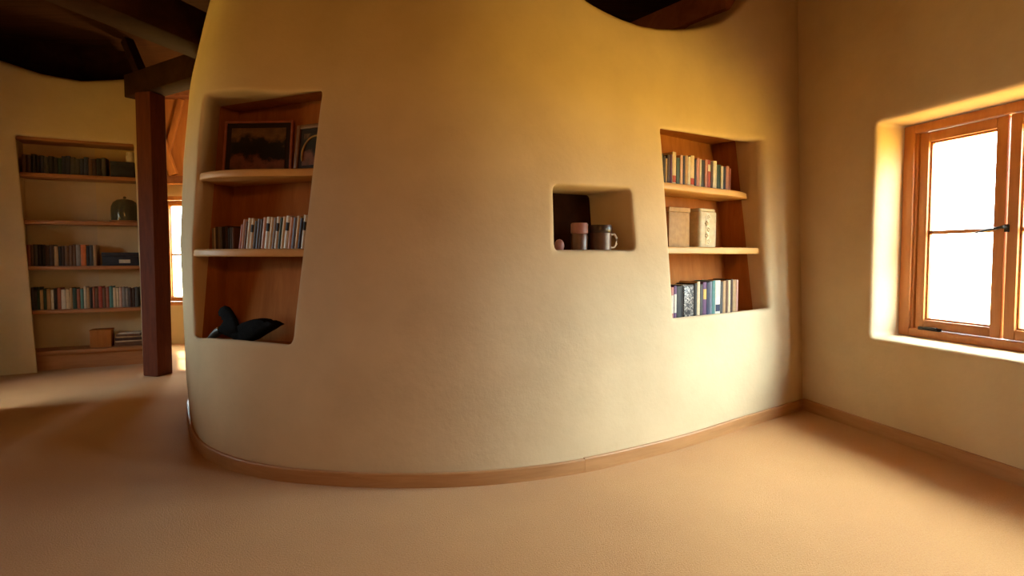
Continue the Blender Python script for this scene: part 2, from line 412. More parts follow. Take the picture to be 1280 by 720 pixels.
# ------------------------------------------------------------------ window in the right wall
def window(name,Wf,v0,v1,z0,z1,d,handles=True,leaves=2):
    root=tag(empty(name,Wf((v0+v1)/2,d,z0)),kind='structure')
    bpy.context.view_layer.update()
    inv=root.matrix_world.inverted()
    F_=lambda x,y,z: tuple(inv@Vector(Wf(x,y,z)))
    fw=.085
    m=MB()
    m.cbox(v0,v0+fw,d-.03,d+.09,z0,z1,.006,F_); m.cbox(v1-fw,v1,d-.03,d+.09,z0,z1,.006,F_)
    m.cbox(v0+fw,v1-fw,d-.03,d+.09,z1-.065,z1,.006,F_); m.cbox(v0+fw,v1-fw,d-.03,d+.09,z0,z0+.06,.006,F_)
    # inner stop bead
    m.cbox(v0+fw,v0+fw+.022,d-.012,d+.08,z0+.06,z1-.065,.004,F_); m.cbox(v1-fw-.022,v1-fw,d-.012,d+.08,z0+.06,z1-.065,.004,F_)
    m.build('window_frame',M_PINE,root)
    a0,a1=v0+fw+.026,v1-fw-.026; mid=(a0+a1)/2
    lv=[(a0,mid-.008),(mid+.008,a1)] if leaves==2 else [(a0,a1)]
    for k,(s0,s1) in enumerate(lv):
        q=MB(); zb,zt_=z0+.064,z1-.069; w=.068
        q.cbox(s0,s0+w,d+.0,d+.06,zb,zt_,.007,F_); q.cbox(s1-w,s1,d+.0,d+.06,zb,zt_,.007,F_)
        q.cbox(s0+w,s1-w,d+.0,d+.06,zb,zb+.07,.007,F_); q.cbox(s0+w,s1-w,d+.0,d+.06,zt_-.075,zt_,.007,F_)
        # glazing bead
        b=.014
        q.cbox(s0+w,s0+w+b,d+.02,d+.05,zb+.07,zt_-.075,.004,F_); q.cbox(s1-w-b,s1-w,d+.02,d+.05,zb+.07,zt_-.075,.004,F_)
        q.cbox(s0+w,s1-w,d+.02,d+.05,zb+.07,zb+.07+b,.004,F_); q.cbox(s0+w,s1-w,d+.02,d+.05,zt_-.075-b,zt_-.075,.004,F_)
        sash=q.build('sash',M_PINE,root)
        MB().cbox(s0+w,s1-w,d+.02,d+.05,z0+.785,z0+.813,.004,F_).build('muntin',M_PINE,sash)
        MB().box(s0+w-.005,s1-w+.005,d+.033,d+.038,zb+.065,zt_-.07,F_).build('pane',M_GLASS,sash,smooth=False)
        if handles and k==0:
            h=MB(); zc=z0+.07
            h.cbox(s0+.05,s0+.22,d-.03,d-.008,zc-.012,zc+.010,.003,F_); h.cbox(s0+.11,s0+.20,d-.045,d-.022,zc-.004,zc+.016,.003,F_)
            h.build('casement_stay',M_IRON,sash)
        if handles and k==1:
            h=MB(); zc=z0+.80
            h.cbox(s0-.010,s0+.018,d-.010,d+.004,zc-.018,zc+.034,.004,F_)
            h.tube([F_(s0+.006,d-.005,zc+.012),F_(s0+.004,d-.045,zc+.012)],.010)
            h.tube([F_(s0+.012,d-.045,zc+.018),F_(s0-.03,d-.05,zc+.006),F_(s0-.10,d-.045,zc-.004),F_(s0-.17,d-.035,zc-.016)],[.011,.009,.008,.006])
            h.build('handle',M_IRON,sash)
    return root
window('window_1',WV,.682,2.128,.768,2.395,.30)
window('window_4',WV,W4[0]+.032,W4[1]-.042,.768,2.395,.30,handles=False)
window('window_2',LV,LWV[0],LWV[1],LWV[2],LWV[3],.22,handles=False)
window('window_3',PV,-5.53,-4.72,.60,2.31,.03,handles=False,leaves=1)

# ------------------------------------------------------------------ built-in bookcases
def local(root):
    bpy.context.view_layer.update(); inv=root.matrix_world.inverted()
    return lambda f:(lambda *a: tuple(inv@Vector(f(*a))))
def bookcase(name,C,w,z0,z1,D,label,mat,t=.022,b0=0.,a0=0.):
    root=tag(empty(name,C(a0+w/2,b0+D/2,z0),C.rz),label,'bookcase'); Lc=local(root)(C)
    M=lambda x,y,z: Lc(x,y,z)
    MB().box(a0-t,a0+w+t,b0+D,b0+D+t,z0-t,z1+t,M).build('back_panel',mat,root,smooth=False)
    for x in (a0-t,a0+w): MB().box(x,x+t,b0,b0+D,z0,z1,M).build('side_panel',mat,root,smooth=False)
    MB().box(a0-t,a0+w+t,b0,b0+D,z1,z1+t,M).build('top_panel',mat,root,smooth=False)
    MB().box(a0-t,a0+w+t,b0,b0+D,z0-t,z0,M).build('bottom_panel',mat,root,smooth=False)
    return root,Lc
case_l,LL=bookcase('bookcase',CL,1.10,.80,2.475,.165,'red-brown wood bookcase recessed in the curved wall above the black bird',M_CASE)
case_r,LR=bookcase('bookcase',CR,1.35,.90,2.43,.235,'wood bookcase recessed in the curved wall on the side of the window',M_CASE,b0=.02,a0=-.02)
def front_shelf(root,Lc,C,z0,z1,us,uz,D,inset,ends,b0,mat=M_SHELF):
    """shelf whose front edge follows the plaster surface"""
    pts=[]
    for u in us:
        p=S(u,uz); n=inward(u); i=inset(u); q=np.array([p[0]+n[0]*i,p[1]+n[1]*i])
        r=q-C.O; pts.append((float(np.dot(r,C.e)),float(np.dot(r,C.d))-C.k*(uz-C.zr)))
    poly=pts+[(ends[1],b0),(ends[1],D),(ends[0],D),(ends[0],b0)]
    poly=[p for i,p in enumerate(poly) if math.dist(p,poly[i-1])>1e-3]
    MB().prism(poly,z0,z1,Lc,c=.010).build('shelf',mat,root,angle=50)
for (z1,z0,ul) in ((1.955,1.905,4.30),(1.437,1.386,4.115)):
    front_shelf(case_l,LL,CL,z0,z1,np.linspace(ul,5.42,22),(z0+z1)/2,.165,lambda u,ul=ul:.012+.05*max(0,1-(u-ul)/.10)**2,(.0,1.10),.0)
for (z1,z0,ur,ee) in ((1.947,1.893,9.36,.17),(1.459,1.405,9.41,.085)):
    front_shelf(case_r,LR,CR,z0,z1,np.linspace(8.0,ur,22),(z0+z1)/2,.235,lambda u,ur=ur,ee=ee:.02+ee*max(0,1-(ur-u)/.55)**2,(-.02,1.33),.02)
# far bookcase
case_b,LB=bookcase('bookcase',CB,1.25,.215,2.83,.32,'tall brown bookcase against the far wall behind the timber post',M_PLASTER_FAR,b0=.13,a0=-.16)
for ch in list(case_b.children):
    if ch.name.startswith(('bottom_panel','top_panel')): bpy.data.objects.remove(ch)
BZ=[2.80,2.37,1.81,1.26,.73]
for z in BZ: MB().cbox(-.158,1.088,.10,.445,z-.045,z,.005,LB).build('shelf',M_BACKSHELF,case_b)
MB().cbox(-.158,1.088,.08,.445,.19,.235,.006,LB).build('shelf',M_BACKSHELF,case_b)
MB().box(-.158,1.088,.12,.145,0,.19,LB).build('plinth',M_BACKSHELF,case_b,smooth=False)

# ------------------------------------------------------------------ timbers
POST=(-4.13,6.48); 
pr=empty('timber_post',(POST[0],POST[1],0),math.radians(-14)); tag(pr,'square red-brown timber post standing beside the far bookcase','post')
m=MB(); m.cbox(-.105,.105,-.105,.105,0,3.23,.014); m.build('post_shaft',M_POST,pr)
def timber(name,p,q,w,h,label,cat,mat,c=.014,group=None):
    o=beam_between(Vector(p),Vector(q),w,h,c).build(name,mat); return tag(o,label,cat,group)
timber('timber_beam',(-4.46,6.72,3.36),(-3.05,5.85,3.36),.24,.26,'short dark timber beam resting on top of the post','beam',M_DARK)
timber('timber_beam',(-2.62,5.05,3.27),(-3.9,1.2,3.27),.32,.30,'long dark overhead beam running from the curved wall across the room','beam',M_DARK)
timber('timber_beam',(-6.2,8.58,2.53),(-3.2,8.58,2.53),.14,.12,'thin timber rail over the bright passage window','beam',M_RAFT)
timber('timber_beam',(-6.2,8.55,3.84),(-3.2,8.55,3.84),.22,.16,'dark timber header high above the passage window','beam',M_RAFT)
timber('rafter',(.75,6.85,3.69),(2.02,5.14,3.69),.34,.24,'brown roof timber seen through the dip in the curved wall top','rafter',M_RAFT)
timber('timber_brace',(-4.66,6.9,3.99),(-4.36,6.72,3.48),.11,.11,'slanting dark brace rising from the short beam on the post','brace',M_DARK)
tag(MB().box(-6.3,-3.0,8.66,8.72,2.59,3.78).build('trim_1',M_PINE,smooth=False),kind='structure')
timber('timber_brace',(-5.50,8.545,3.755),(-5.12,8.545,2.600),.07,.12,'steep orange brace above the passage rail beside the post','brace',M_PINE)
timber('timber_brace',(-5.02,8.622,3.755),(-5.36,8.622,2.600),.055,.09,'thin orange brace crossing behind the steep one above the passage','brace',M_PINE)

ORD=['','first','second','third','fourth','fifth','sixth','seventh','eighth','ninth','tenth','eleventh','twelfth','thirteenth','fourteenth','fifteenth','sixteenth','seventeenth','eighteenth','nineteenth','twentieth']
ORD+=['twenty-'+x for x in ORD[1:10]]+['thirtieth']+['thirty-'+x for x in ORD[1:10]]+['fortieth']
COLS={'white':(.62,.57,.46),'cream':(.60,.47,.28),'pale pink':(.56,.34,.25),'pink':(.46,.20,.16),'grey':(.22,.20,.18),'blue-grey':(.14,.15,.19),'dark grey':(.06,.055,.05),
 'black':(.015,.013,.012),'dark blue':(.03,.035,.07),'dark green':(.02,.05,.035),'teal':(.07,.19,.17),'red':(.34,.05,.03),'brick red':(.30,.09,.05),'orange':(.62,.16,.04),'tan':(.42,.26,.12),
 'brown':(.13,.06,.03),'dark brown':(.05,.022,.014),'purple':(.12,.05,.12),'pale green':(.32,.40,.27),'yellow':(.55,.38,.10)}
M_COVER={k:plain('cover_'+k.replace(' ','_').replace('-','_'),c,.5,.35) for k,c in COLS.items()}
M_LABEL={k:plain('spine_print_'+k.replace(' ','_'),COLS[k],.6,.2) for k in ('white','cream','black','red','dark blue','yellow')}
def book(w,h,d,mat,loc,rz,lean=0.,label=None,group=None,spine=None,detail=True):
    """spine faces -y, thickness along x; leans about its lower edge"""
    o=MB(); t=min(.0028,w*.18); n=5
    prof=[(0,t)]+[(w*i/n,-.004*math.sin(math.pi*i/n)) for i in range(n+1)]+[(w,t)]
    outer=[(0,d)]+[(w*i/n,-min(.006,w*.25)*math.sin(math.pi*i/n)) for i in range(n+1)]+[(w,d)]
    inner=[(w-t,d),(w-t,t*1.6),(t,t*1.6),(t,d)]
    o.prism(outer+inner,0,h)
    ob=o.build('book',mat,None,angle=50)
    if detail:
        MB().box(t,w-t,t*1.6,d-.004,.003,h-.004).build('page_block',M_PAGE,ob,smooth=False)
        if spine:
            c,z0,z1=spine
            q=[]; 
            V=[];F=[]
            for z in (h*z0,h*z1):
                for k in range(n+1): V.append((w*(.06+.88*k/n),-min(.006,w*.25)*math.sin(math.pi*(.06+.88*k/n))-.0006,z))
                for k in range(n,-1,-1): V.append((w*(.06+.88*k/n),.001,z))
            L=2*(n+1)
            for k in range(L): F.append((k,(k+1)%L,L+(k+1)%L,L+k))
            F.append(tuple(range(L))); F.append(tuple(range(L,2*L)))
            mesh('spine_label',V,F,M_LABEL[c],ob,angle=50)
    ob.rotation_mode='XYZ'; ob.rotation_euler=(0,lean,rz); ob.location=loc
    tag(ob,label,'book',group); return ob
def row(C,z,items,end_phrase,shelf_phrase,group,d,b,order=1,detail=True):
    """items: list of (a,width,height,colour,lean,spine,adj)"""
    n=len(items)
    for k,it in enumerate(items):
        a,w,h,c,lean,spine,adj=it
        idx=(k+1) if order>0 else n-k
        e=C.e
        if lean>0:   # tops towards +a: pivot on the lower +a edge
            pass
        zz=z
        if lean>0: zz=z+w*math.sin(lean)     # rotated about +y sinks the +x side
        elif lean<0: zz=z
        p=C(a,b,z)
        p=(C.O[0]+C.e[0]*a+C.d[0]*(b+C.k*(z-C.zr)),C.O[1]+C.e[1]*a+C.d[1]*(b+C.k*(z-C.zr)),zz+.0005)
        book(w*.94,h,d,M_COVER[c],p,C.rz,lean,f"{adj} {c} book {ORD[idx]} from {end_phrase} {shelf_phrase}",group,spine,detail)
# ---- curved-wall bookcase by the post, middle shelf
def adj_of(w,h,hm): return ('thin ' if w<.022 else 'thick ' if w>.032 else '')+('tall' if h>hm*1.04 else 'short' if h<hm*.93 else 'upright')
seq=[('grey',.020,.150),('white',.014,.152),('dark grey',.026,.160),('grey',.016,.158),('blue-grey',.020,.156),('black',.030,.160),('dark brown',.028,.165),('black',.018,.150),('dark grey',.020,.155),('brown',.020,.150)]
items=[];a=.022
for c,w,h in seq: items.append((a,w,h,c,0,None,adj_of(w,h,.155))); a+=w+.001
a=.285
LEAN=math.radians(9)
seq2=['pink','pale pink','brown','white','cream','dark grey','blue-grey','dark brown','pale pink','white','cream','grey','white','dark green','cream','white','pale pink','blue-grey','cream','dark blue','white','grey','cream','black','white']
hs=[.17,.205,.19,.212,.208,.19,.205,.2,.214,.216,.212,.208,.216,.205,.214,.218,.21,.206,.216,.2,.22,.212,.218,.204,.22]
ws=[.02,.024,.02,.028,.034,.024,.026,.022,.03,.036,.028,.022,.03,.022,.028,.036,.026,.03,.024,.028,.03,.026,.03,.024,.03]
for c,h,w in zip(seq2,hs,ws):
    items.append((a,w,h,c,LEAN,('black',.55,.8) if c in('white','cream') and w>.029 else None,adj_of(w,h,.208))); a+=w/math.cos(LEAN)+.001
row(CL,1.437,items,'the post end','on the shelf above the bird','books on the shelf above the bird',.145,.008)
# ---- window-side bookcase, top shelf
seq=[('orange',.034,.215),('black',.026,.235),('dark grey',.022,.22),('tan',.018,.205),('dark brown',.030,.235),('purple',.020,.24),('cream',.040,.265),('dark green',.040,.225),('pale pink',.030,.25),('dark blue',.022,.245),('tan',.030,.255),('white',.026,.25),('cream',.046,.262),('dark blue',.022,.235),('pink',.034,.25),('white',.020,.245),('black',.040,.24),('pink',.030,.25),('red',.036,.25),('dark brown',.028,.235),('white',.046,.252),('dark green',.050,.225),('white',.030,.218),('dark blue',.030,.215),('pink',.040,.225),('brick red',.022,.21)]
items=[];a=.135
for c,w,h in seq:
    items.append((a,w*1.22,h,c,0,('white',.62,.85) if c in('red',) else (('red',.1,.3) if c in('cream',) else None),adj_of(w,h,.24))); a+=w*1.22+.0015
row(CR,1.947,items,'the corner end','on the window-side top shelf','books on the top shelf nearer the window',.17,.02,order=-1)
# ---- window-side bookcase, bottom
seq=[('pale pink',.03,.255),('pink',.028,.25),('purple',.03,.26),('black',.062,.255)]
items=[];a=.115
for c,w,h in seq: items.append((a,w*1.2,h,c,0,('white',.2,.75) if c in('purple','pink') else None,adj_of(w,h,.262))); a+=w*1.2+.0015
items.append((a,.150,.262,'dark grey',0,None,'wide pale-patterned')); PAT=a; a+=.1515
for c,w,h in [('black',.03,.27),('cream',.034,.285),('dark grey',.03,.26),('purple',.044,.275),('dark blue',.03,.27),('blue-grey',.032,.28),('teal',.036,.285),('white',.064,.285),('dark grey',.028,.275),('tan',.034,.28),('brown',.028,.285),('cream',.03,.282),('dark brown',.028,.29),('tan',.044,.285),('pale pink',.022,.283)]:
    items.append((a,w*1.2,h,c,0,('yellow',.5,.8) if c=='purple' else (('dark blue',.1,.3) if c=='white' else None),adj_of(w,h,.262))); a+=w*1.2+.0015
row(CR,.90,items,'the corner end','on the window-side bottom shelf','books on the bottom level nearer the window',.17,.025,order=-1)
def pattern_mat():
    m,nt,b=nodes('pale_pattern_print'); v=obj_coord(nt,(1,1,1))
    n=N(nt,'ShaderNodeTexNoise',Scale=38,Detail=2,Distortion=2.5); nt.links.new(v,n.inputs['Vector'])
    r=ramp(nt,[(.50,(.03,.028,.03)),(.56,(.5,.45,.38))]); nt.links.new(n.outputs['Fac'],r.inputs['Fac']); nt.links.new(r.outputs['Color'],b.inputs['Base Color']); b.inputs['Roughness'].default_value=.4
    return m
for o in COL.objects:
    if o.get('label','').startswith('wide pale-patterned'):
        MB().cbox(.008,.133,-.0075,.002,.01,.25,.002).build('patterned_panel',pattern_mat(),o)
# ---- far bookcase rows
def far_row(z,a0,a1,pal,hr,wr,shelf,group,seed,fixed=None):
    rnd=random.Random(seed); items=[];a=a0;k=0
    while True:
        w=rnd.uniform(*wr); h=rnd.uniform(*hr); c=rnd.choice(pal)
        if fixed and a<=fixed[0]<a+w: c,h,w=fixed[1],fixed[2],fixed[3]
        if a+w>a1: break
        items.append((a,w,h,c,0,None,adj_of(w,h,sum(hr)/2))); a+=w+.0015
    row(CB,z,items,'the pillar end',shelf,group,.17,.19)
far_row(2.37,-.105,.74,['black','dark brown','dark grey','dark brown','dark green','brown','dark blue','black','brick red'],(.20,.235),(.028,.05),'on the far bookcase top shelf','books on the top shelf of the far bookcase',3)
far_row(1.26,-.10,.615,['black','dark grey','dark brown','brown','grey','dark blue','black','tan','brick red'],(.24,.265),(.026,.045),'on the far bookcase third shelf','books on the third shelf of the far bookcase',5,(.445,'orange',.262,.055))
far_row(.73,-.07,1.03,['cream','brick red','dark grey','dark green','white','brown','black','tan','red','white','grey','teal','dark brown','pale pink'],(.24,.275),(.022,.042),'on the far bookcase fourth shelf','books on the fourth shelf of the far bookcase',8)
# ---- far bookcase objects
def at(C,a,b,z): return C(a,b,z)
def boxthing(name,C,a,b,z,w,d,h,mat,label,cat,lidmat=None,lid=.25,c=.006):
    r=tag(empty(name,C(a,b,z),C.rz),label,cat)
    MB().cbox(-w/2,w/2,-d/2,d/2,0,h*(1-lid),c).build('body',mat,r)
    MB().cbox(-w/2-.004,w/2+.004,-d/2-.004,d/2+.004,h*(1-lid),h,c).build('lid',lidmat or mat,r)
    return r
M_DKBOX=plain('dark_card',(.03,.028,.032),.6); M_WHT=plain('white_ceramic',(.70,.62,.50),.35,.5)
boxthing('storage_box',CB,.885,.27,2.3712,.25,.16,.20,M_DKBOX,'dark box at the post end of the far bookcase\'s top shelf','box')
r=tag(empty('jar',CB(.965,.27,2.5722),CB.rz),'small white jar on top of the dark box on the far bookcase','jar')
MB().lathe([(0,0),(.042,0),(.05,.012),(.05,.085),(.042,.098),(0,.098)]).build('body',M_WHT,r); MB().lathe([(0,.098),(.044,.098),(.046,.104),(.046,.126),(.040,.132),(0,.132)]).build('lid',M_WHT,r)
boxthing('storage_box',CB,.83,.29,1.2612,.38,.20,.165,M_DKBOX,'low dark box beside the books on the far bookcase third shelf','box',lid=.3)
MB().cbox(-.01,.11,-.103,-.099,.03,.075,.001).build('label_card',M_PAGE,bpy.data.objects['storage_box.001'])
# glass dome
def clear_glass(name,col=(.8,.75,.6),a=.45):
    m=bpy.data.materials.new(name); m.use_nodes=True; nt=m.node_tree; b=nt.nodes['Principled BSDF']
    out=nt.nodes['Material Output']; t=nt.nodes.new('ShaderNodeBsdfTransparent'); t.inputs[0].default_value=(*col,1); mx=nt.nodes.new('ShaderNodeMixShader'); mx.inputs[0].default_value=a
    b.inputs['Base Color'].default_value=(*[x*.35 for x in col],1); b.inputs['Roughness'].default_value=.08
    nt.links.new(t.outputs[0],mx.inputs[1]); nt.links.new(b.outputs[0],mx.inputs[2]); nt.links.new(mx.outputs[0],out.inputs[0]); return m
M_GREENGLASS=clear_glass('greenish_glass',(.62,.58,.34),.33)
r=tag(empty('glass_dome',CB(.885,.28,1.8112),CB.rz),'greenish glass dome on the far bookcase\'s second shelf beside the post','dome')
MB().lathe([(0,0),(.165,0),(.17,.012),(.165,.022),(0,.022)]).build('base',M_BACKSHELF,r)
cv=MB().lathe([(.150,.022),(.152,.14),(.148,.20),(.125,.255),(.085,.285),(.03,.298),(0,.30),(0,.294),(.03,.292),(.08,.279),(.119,.25),(.142,.198),(.146,.14),(.144,.022)]).build('cover',M_GREENGLASS,r)
MB().lathe([(0,.30),(.014,.302),(.02,.315),(.012,.33),(0,.333)]).build('knob',M_GREENGLASS,cv)
# magazines and basket on the bottom board
r=tag(empty('wooden_box',CB(.605,.25,.2362),CB.rz),'dark wooden box on the far bookcase\'s bottom board','box')
mb=MB(); mb.cbox(-.11,.11,-.09,.09,0,.02,.003)
for s in (-1,1): mb.cbox(-.11,.11,s*.083-.007,s*.083+.007,.02,.20,.003); mb.cbox(s*.103-.007,s*.103+.007,-.076,.076,.02,.20,.003)
mb.build('body',M_CASE,r)
MB().cbox(-.115,.115,-.094,.094,.20,.222,.004).build('lid',M_CASE,r)
mg=[('brown',.30,.22,.05,.02),('cream',.30,.22,.016,.14),('dark brown',.29,.21,.035,-.05),('tan',.28,.21,.014,.1),('brown',.26,.19,.03,-.12),('white',.24,.18,.012,.06)]
zz=.2362
for k,(c,w,d,h,rr) in enumerate(mg):
    o=MB(); t=.002
    o.prism([(-w/2,-d/2),(w/2,-d/2),(w/2,d/2),(-w/2,d/2)],0,h,c=.002)
    ob=o.build('magazine',M_COVER[c]); ob.location=CB(.90,.28,zz+.0005); ob.rotation_euler=(0,0,CB.rz+rr); zz+=h+.001
    tag(ob,f"{c} magazine lying flat, {ORD[k+1]} from the bottom of the pile on the far bookcase",'magazine','magazines piled on the far bookcase')
# ---- pictures in the curved-wall bookcase
def painting(name,kind):
    m,nt,b=nodes(name); v=obj_coord(nt,(1,1,1))
    sx=nt.nodes.new('ShaderNodeSeparateXYZ'); nt.links.new(v,sx.inputs[0])
    n=N(nt,'ShaderNodeTexNoise',Scale=11,Detail=5,Roughness=.6); nt.links.new(v,n.inputs['Vector'])
    ma=N(nt,'ShaderNodeMath',operation='MULTIPLY_ADD'); ma.inputs[1].default_value=.28; nt.links.new(n.outputs['Fac'],ma.inputs[0]); nt.links.new(sx.outputs['Z'],ma.inputs[2])
    r=ramp(nt,[(.12,(.06,.04,.025)),(.24,(.22,.09,.06)),(.28,(.014,.014,.012)),(.39,(.022,.02,.015)),(.44,(.20,.12,.055)),(.5,(.12,.075,.04))]); nt.links.new(ma.outputs[0],r.inputs['Fac'])
    nt.links.new(r.outputs['Color'],b.inputs['Base Color']); b.inputs['Roughness'].default_value=.35; return m
M_FRAME=plain('reddish_frame',(.34,.11,.07),.35,.5); M_MAT=plain('dark_mount',(.022,.012,.010),.7)
def picture(name,p0,p1,h,leanb,fw,label,fm,mount,pic,extra=None):
    """stands on p0-p1 (lower front corners), leaning back"""
    p0=np.array(p0);p1=np.array(p1); w=np.linalg.norm(p1-p0); rz=math.atan2(p1[1]-p0[1],p1[0]-p0[0])
    r=tag(empty(name,tuple(p0),rz),label,'picture'); 
    k=math.tan(leanb)
    M=lambda x,y,z:(x,y+z*k,z)
    f=MB(); t=.022
    f.cbox(0,fw,0,t,0,h,.004,M); f.cbox(w-fw,w,0,t,0,h,.004,M); f.cbox(fw,w-fw,0,t,0,fw,.004,M); f.cbox(fw,w-fw,0,t,h-fw,h,.004,M)
    f.build('frame',fm,r)
    mo=MB().box(fw-.003,w-fw+.003,.010,t-.002,fw-.003,h-fw+.003,M).build('mount',mount,r,smooth=False)
    g=.035
    art=MB().box(fw+g,w-fw-g,.007,.012,fw+g*.6,h-fw-g,M).build('artwork',pic,mo,smooth=False)
    if extra: extra(mo,M,w,h,fw)
    return r
ZP=1.956
picture('framed_picture',CL(.135,-.055,ZP),CL(.605,.115,ZP),.39,math.radians(8.5),.017,'dark landscape picture in a thin reddish frame on the top shelf above the slim books',M_FRAME,M_MAT,painting('dim_landscape',0))
M_GOLD=plain('dull_gold',(.42,.27,.09),.4,.5,.5)
def arch(r,M,w,h,fw):
    pts=[M(w/2+.118*math.cos(t),.004,.125+.125*math.sin(t)) for t in np.linspace(-.35,math.pi+.35,28)]
    MB().tube(pts,.007).build('gold_arch',M_GOLD,r)
M_TANFRAME=plain('tan_frame',(.20,.10,.045),.5,.4)
picture('framed_picture',CL(.665,.075,ZP),CL(1.03,.075,ZP),.335,math.radians(8),.03,'tan framed picture with a gold arch, partly behind the edge of the curved wall',M_TANFRAME,M_MAT,painting('dim_still_life',1),arch)
# ---- objects in the small niche
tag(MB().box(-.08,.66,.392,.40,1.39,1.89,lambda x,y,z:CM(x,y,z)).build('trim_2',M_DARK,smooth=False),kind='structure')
M_DKCER=plain('dark_ceramic',(.035,.018,.012),.3,.5); M_PINKCER=plain('dusty_pink_ceramic',(.26,.11,.09),.5,.4); M_BRCER=plain('brown_ceramic',(.10,.045,.025),.35,.5)
zn=1.4165
r=tag(empty('lidded_jar',CM(.315,.16,zn),CM.rz),'dark jar with a dusty pink lid in the small wall niche','jar')
MB().lathe([(0,0),(.048,0),(.056,.008),(.058,.11),(.052,.128),(0,.128)]).build('body',M_BRCER,r); MB().lathe([(0,.128),(.054,.128),(.060,.134),(.060,.195),(.054,.204),(0,.204)]).build('lid',M_PINKCER,r)
r=tag(empty('mug',CM(.475,.13,zn),CM.rz),'brown mug with a dark rim on the window side of the small wall niche','mug')
MB().lathe([(0,0),(.066,0),(.074,.008),(.078,.135),(.070,.135),(.066,.02),(0,.018)]).build('body',M_BRCER,r)
MB().lathe([(.078,.135),(.082,.142),(.084,.165),(.076,.192),(.068,.190),(.070,.135)]).build('rim',M_DKCER,r)
MB().tube([(.074,-.02,.125),(.10,-.03,.128),(.117,-.035,.10),(.115,-.035,.06),(.098,-.03,.035),(.072,-.02,.032)],.008).build('handle',M_WHT,r)
r=MB().lathe([(0,0),(.016,.003),(.03,.02),(.035,.042),(.030,.066),(.018,.083),(0,.089)],sx=1).build('stone_egg',M_PINKCER)
r.location=CM(.135,.14,zn); tag(r,'small dusty pink egg-shaped stone at the shadowed edge of the small niche','egg')
# ---- objects on the middle shelf nearer the window
M_TAN=plain('tan_panel',(.36,.21,.085),.6); M_CREAM=plain('cream_ceramic',(.52,.44,.28),.5,.4); M_RELIEF=plain('pale_relief',(.68,.62,.45),.5,.4)
r=boxthing('storage_box',CR,.37,.10,1.459,.27,.12,.315,M_TAN,'plain tan upright box beside the cream canister on the shelf','box',lid=.12)
r=tag(empty('canister',CR(.765,.10,1.459),CR.rz),'tall cream canister with raised pale flower strip on the shelf nearer the window','canister')
def rr(w,d,c,n=5):
    o=[]
    for sx,sy,a0 in ((1,-1,-90),(1,1,0),(-1,1,90),(-1,-1,180)):
        for k in range(n+1):
            t=math.radians(a0+90*k/n); o.append((sx*(w/2-c)+c*math.cos(t),sy*(d/2-c)+c*math.sin(t)))
    return o
cb=MB().prism(rr(.255,.13,.035),0,.30,c=.012).build('body',M_CREAM,r)
MB().prism(rr(.235,.115,.032),.30,.325,c=.010).build('lid',M_CREAM,r)
rl=MB(); rl.cbox(-.045,.0,-.069,-.060,.02,.285,.003)
for k in range(5):
    zc=.05+.05*k; cx=-.022+.012*(-1)**k
    for q in range(5):
        t=2*math.pi*q/5+k; rl.lathe([(0,-.008),(.008,-.006),(.011,0),(.008,.006),(0,.008)],(cx+.014*math.cos(t),-.068,zc+.014*math.sin(t)),8)
rl.build('flower_relief',M_RELIEF,cb)['label']='raised pale flower strip'
# ---- black bird
M_BIRD=mottled('black_feathers',(.0035,.0035,.004),(.008,.007,.0065),scale=30,rough=.75,bump=.5,bscale=70,spec=.03)
M_BEAK=plain('grey_beak',(.022,.018,.015),.45,.3)
BO=(.45,-.02,.80)
bird=empty('bird_figurine',CL(*BO),CL.rz); tag(bird,'black carved bird with one raised wing on the bookcase floor in the curved wall','figurine')
def skin(name,pts,edges,rad,mat,parent,sub=2):
    me=bpy.data.meshes.new(name); me.from_pydata(pts,edges,[]); o=link(name,me,None)
    sk=o.modifiers.new('s','SKIN'); sk.use_smooth_shade=True
    for v,r in zip(me.skin_vertices[0].data,rad): v.radius=r if isinstance(r,tuple) else (r,r)
    me.skin_vertices[0].data[0].use_root=True
    ss=o.modifiers.new('u','SUBSURF'); ss.levels=sub; ss.render_levels=sub
    dg=bpy.context.evaluated_depsgraph_get(); m2=bpy.data.meshes.new_from_object(o.evaluated_get(dg))
    o.modifiers.clear(); o.data=m2; m2.materials.clear(); m2.materials.append(mat); o.parent=parent
    for p in m2.polygons: p.use_smooth=True
    return o
P=lambda a,z,y=0.:(a-BO[0],y,z-BO[2])
bb=skin('body',[P(.47,.866),P(.56,.893),P(.64,.922),P(.72,.944),P(.775,.955),P(.40,.866),P(.33,.880),P(.265,.892),P(.215,.884)],[(0,1),(1,2),(2,3),(3,4),(0,5),(5,6),(6,7),(7,8)],
     [(.060,.060),(.058,.054),(.042,.040),(.032,.016),(.016,.008),(.060,.058),(.050,.048),(.046,.045),(.034,.033)],M_BIRD,bird)
MB().tube([P(.225,.882,-.002),P(.185,.866,-.002),P(.14,.840,-.002),P(.10,.818,-.002),P(.062,.804,-.002)],[.030,.029,.022,.012,.003],14).build('beak',M_BEAK,bird)
MB().tube([P(.215,.866,-.002),P(.165,.835,-.002),P(.115,.808,-.002)],[.020,.013,.004],12).build('beak',M_BEAK,bird)
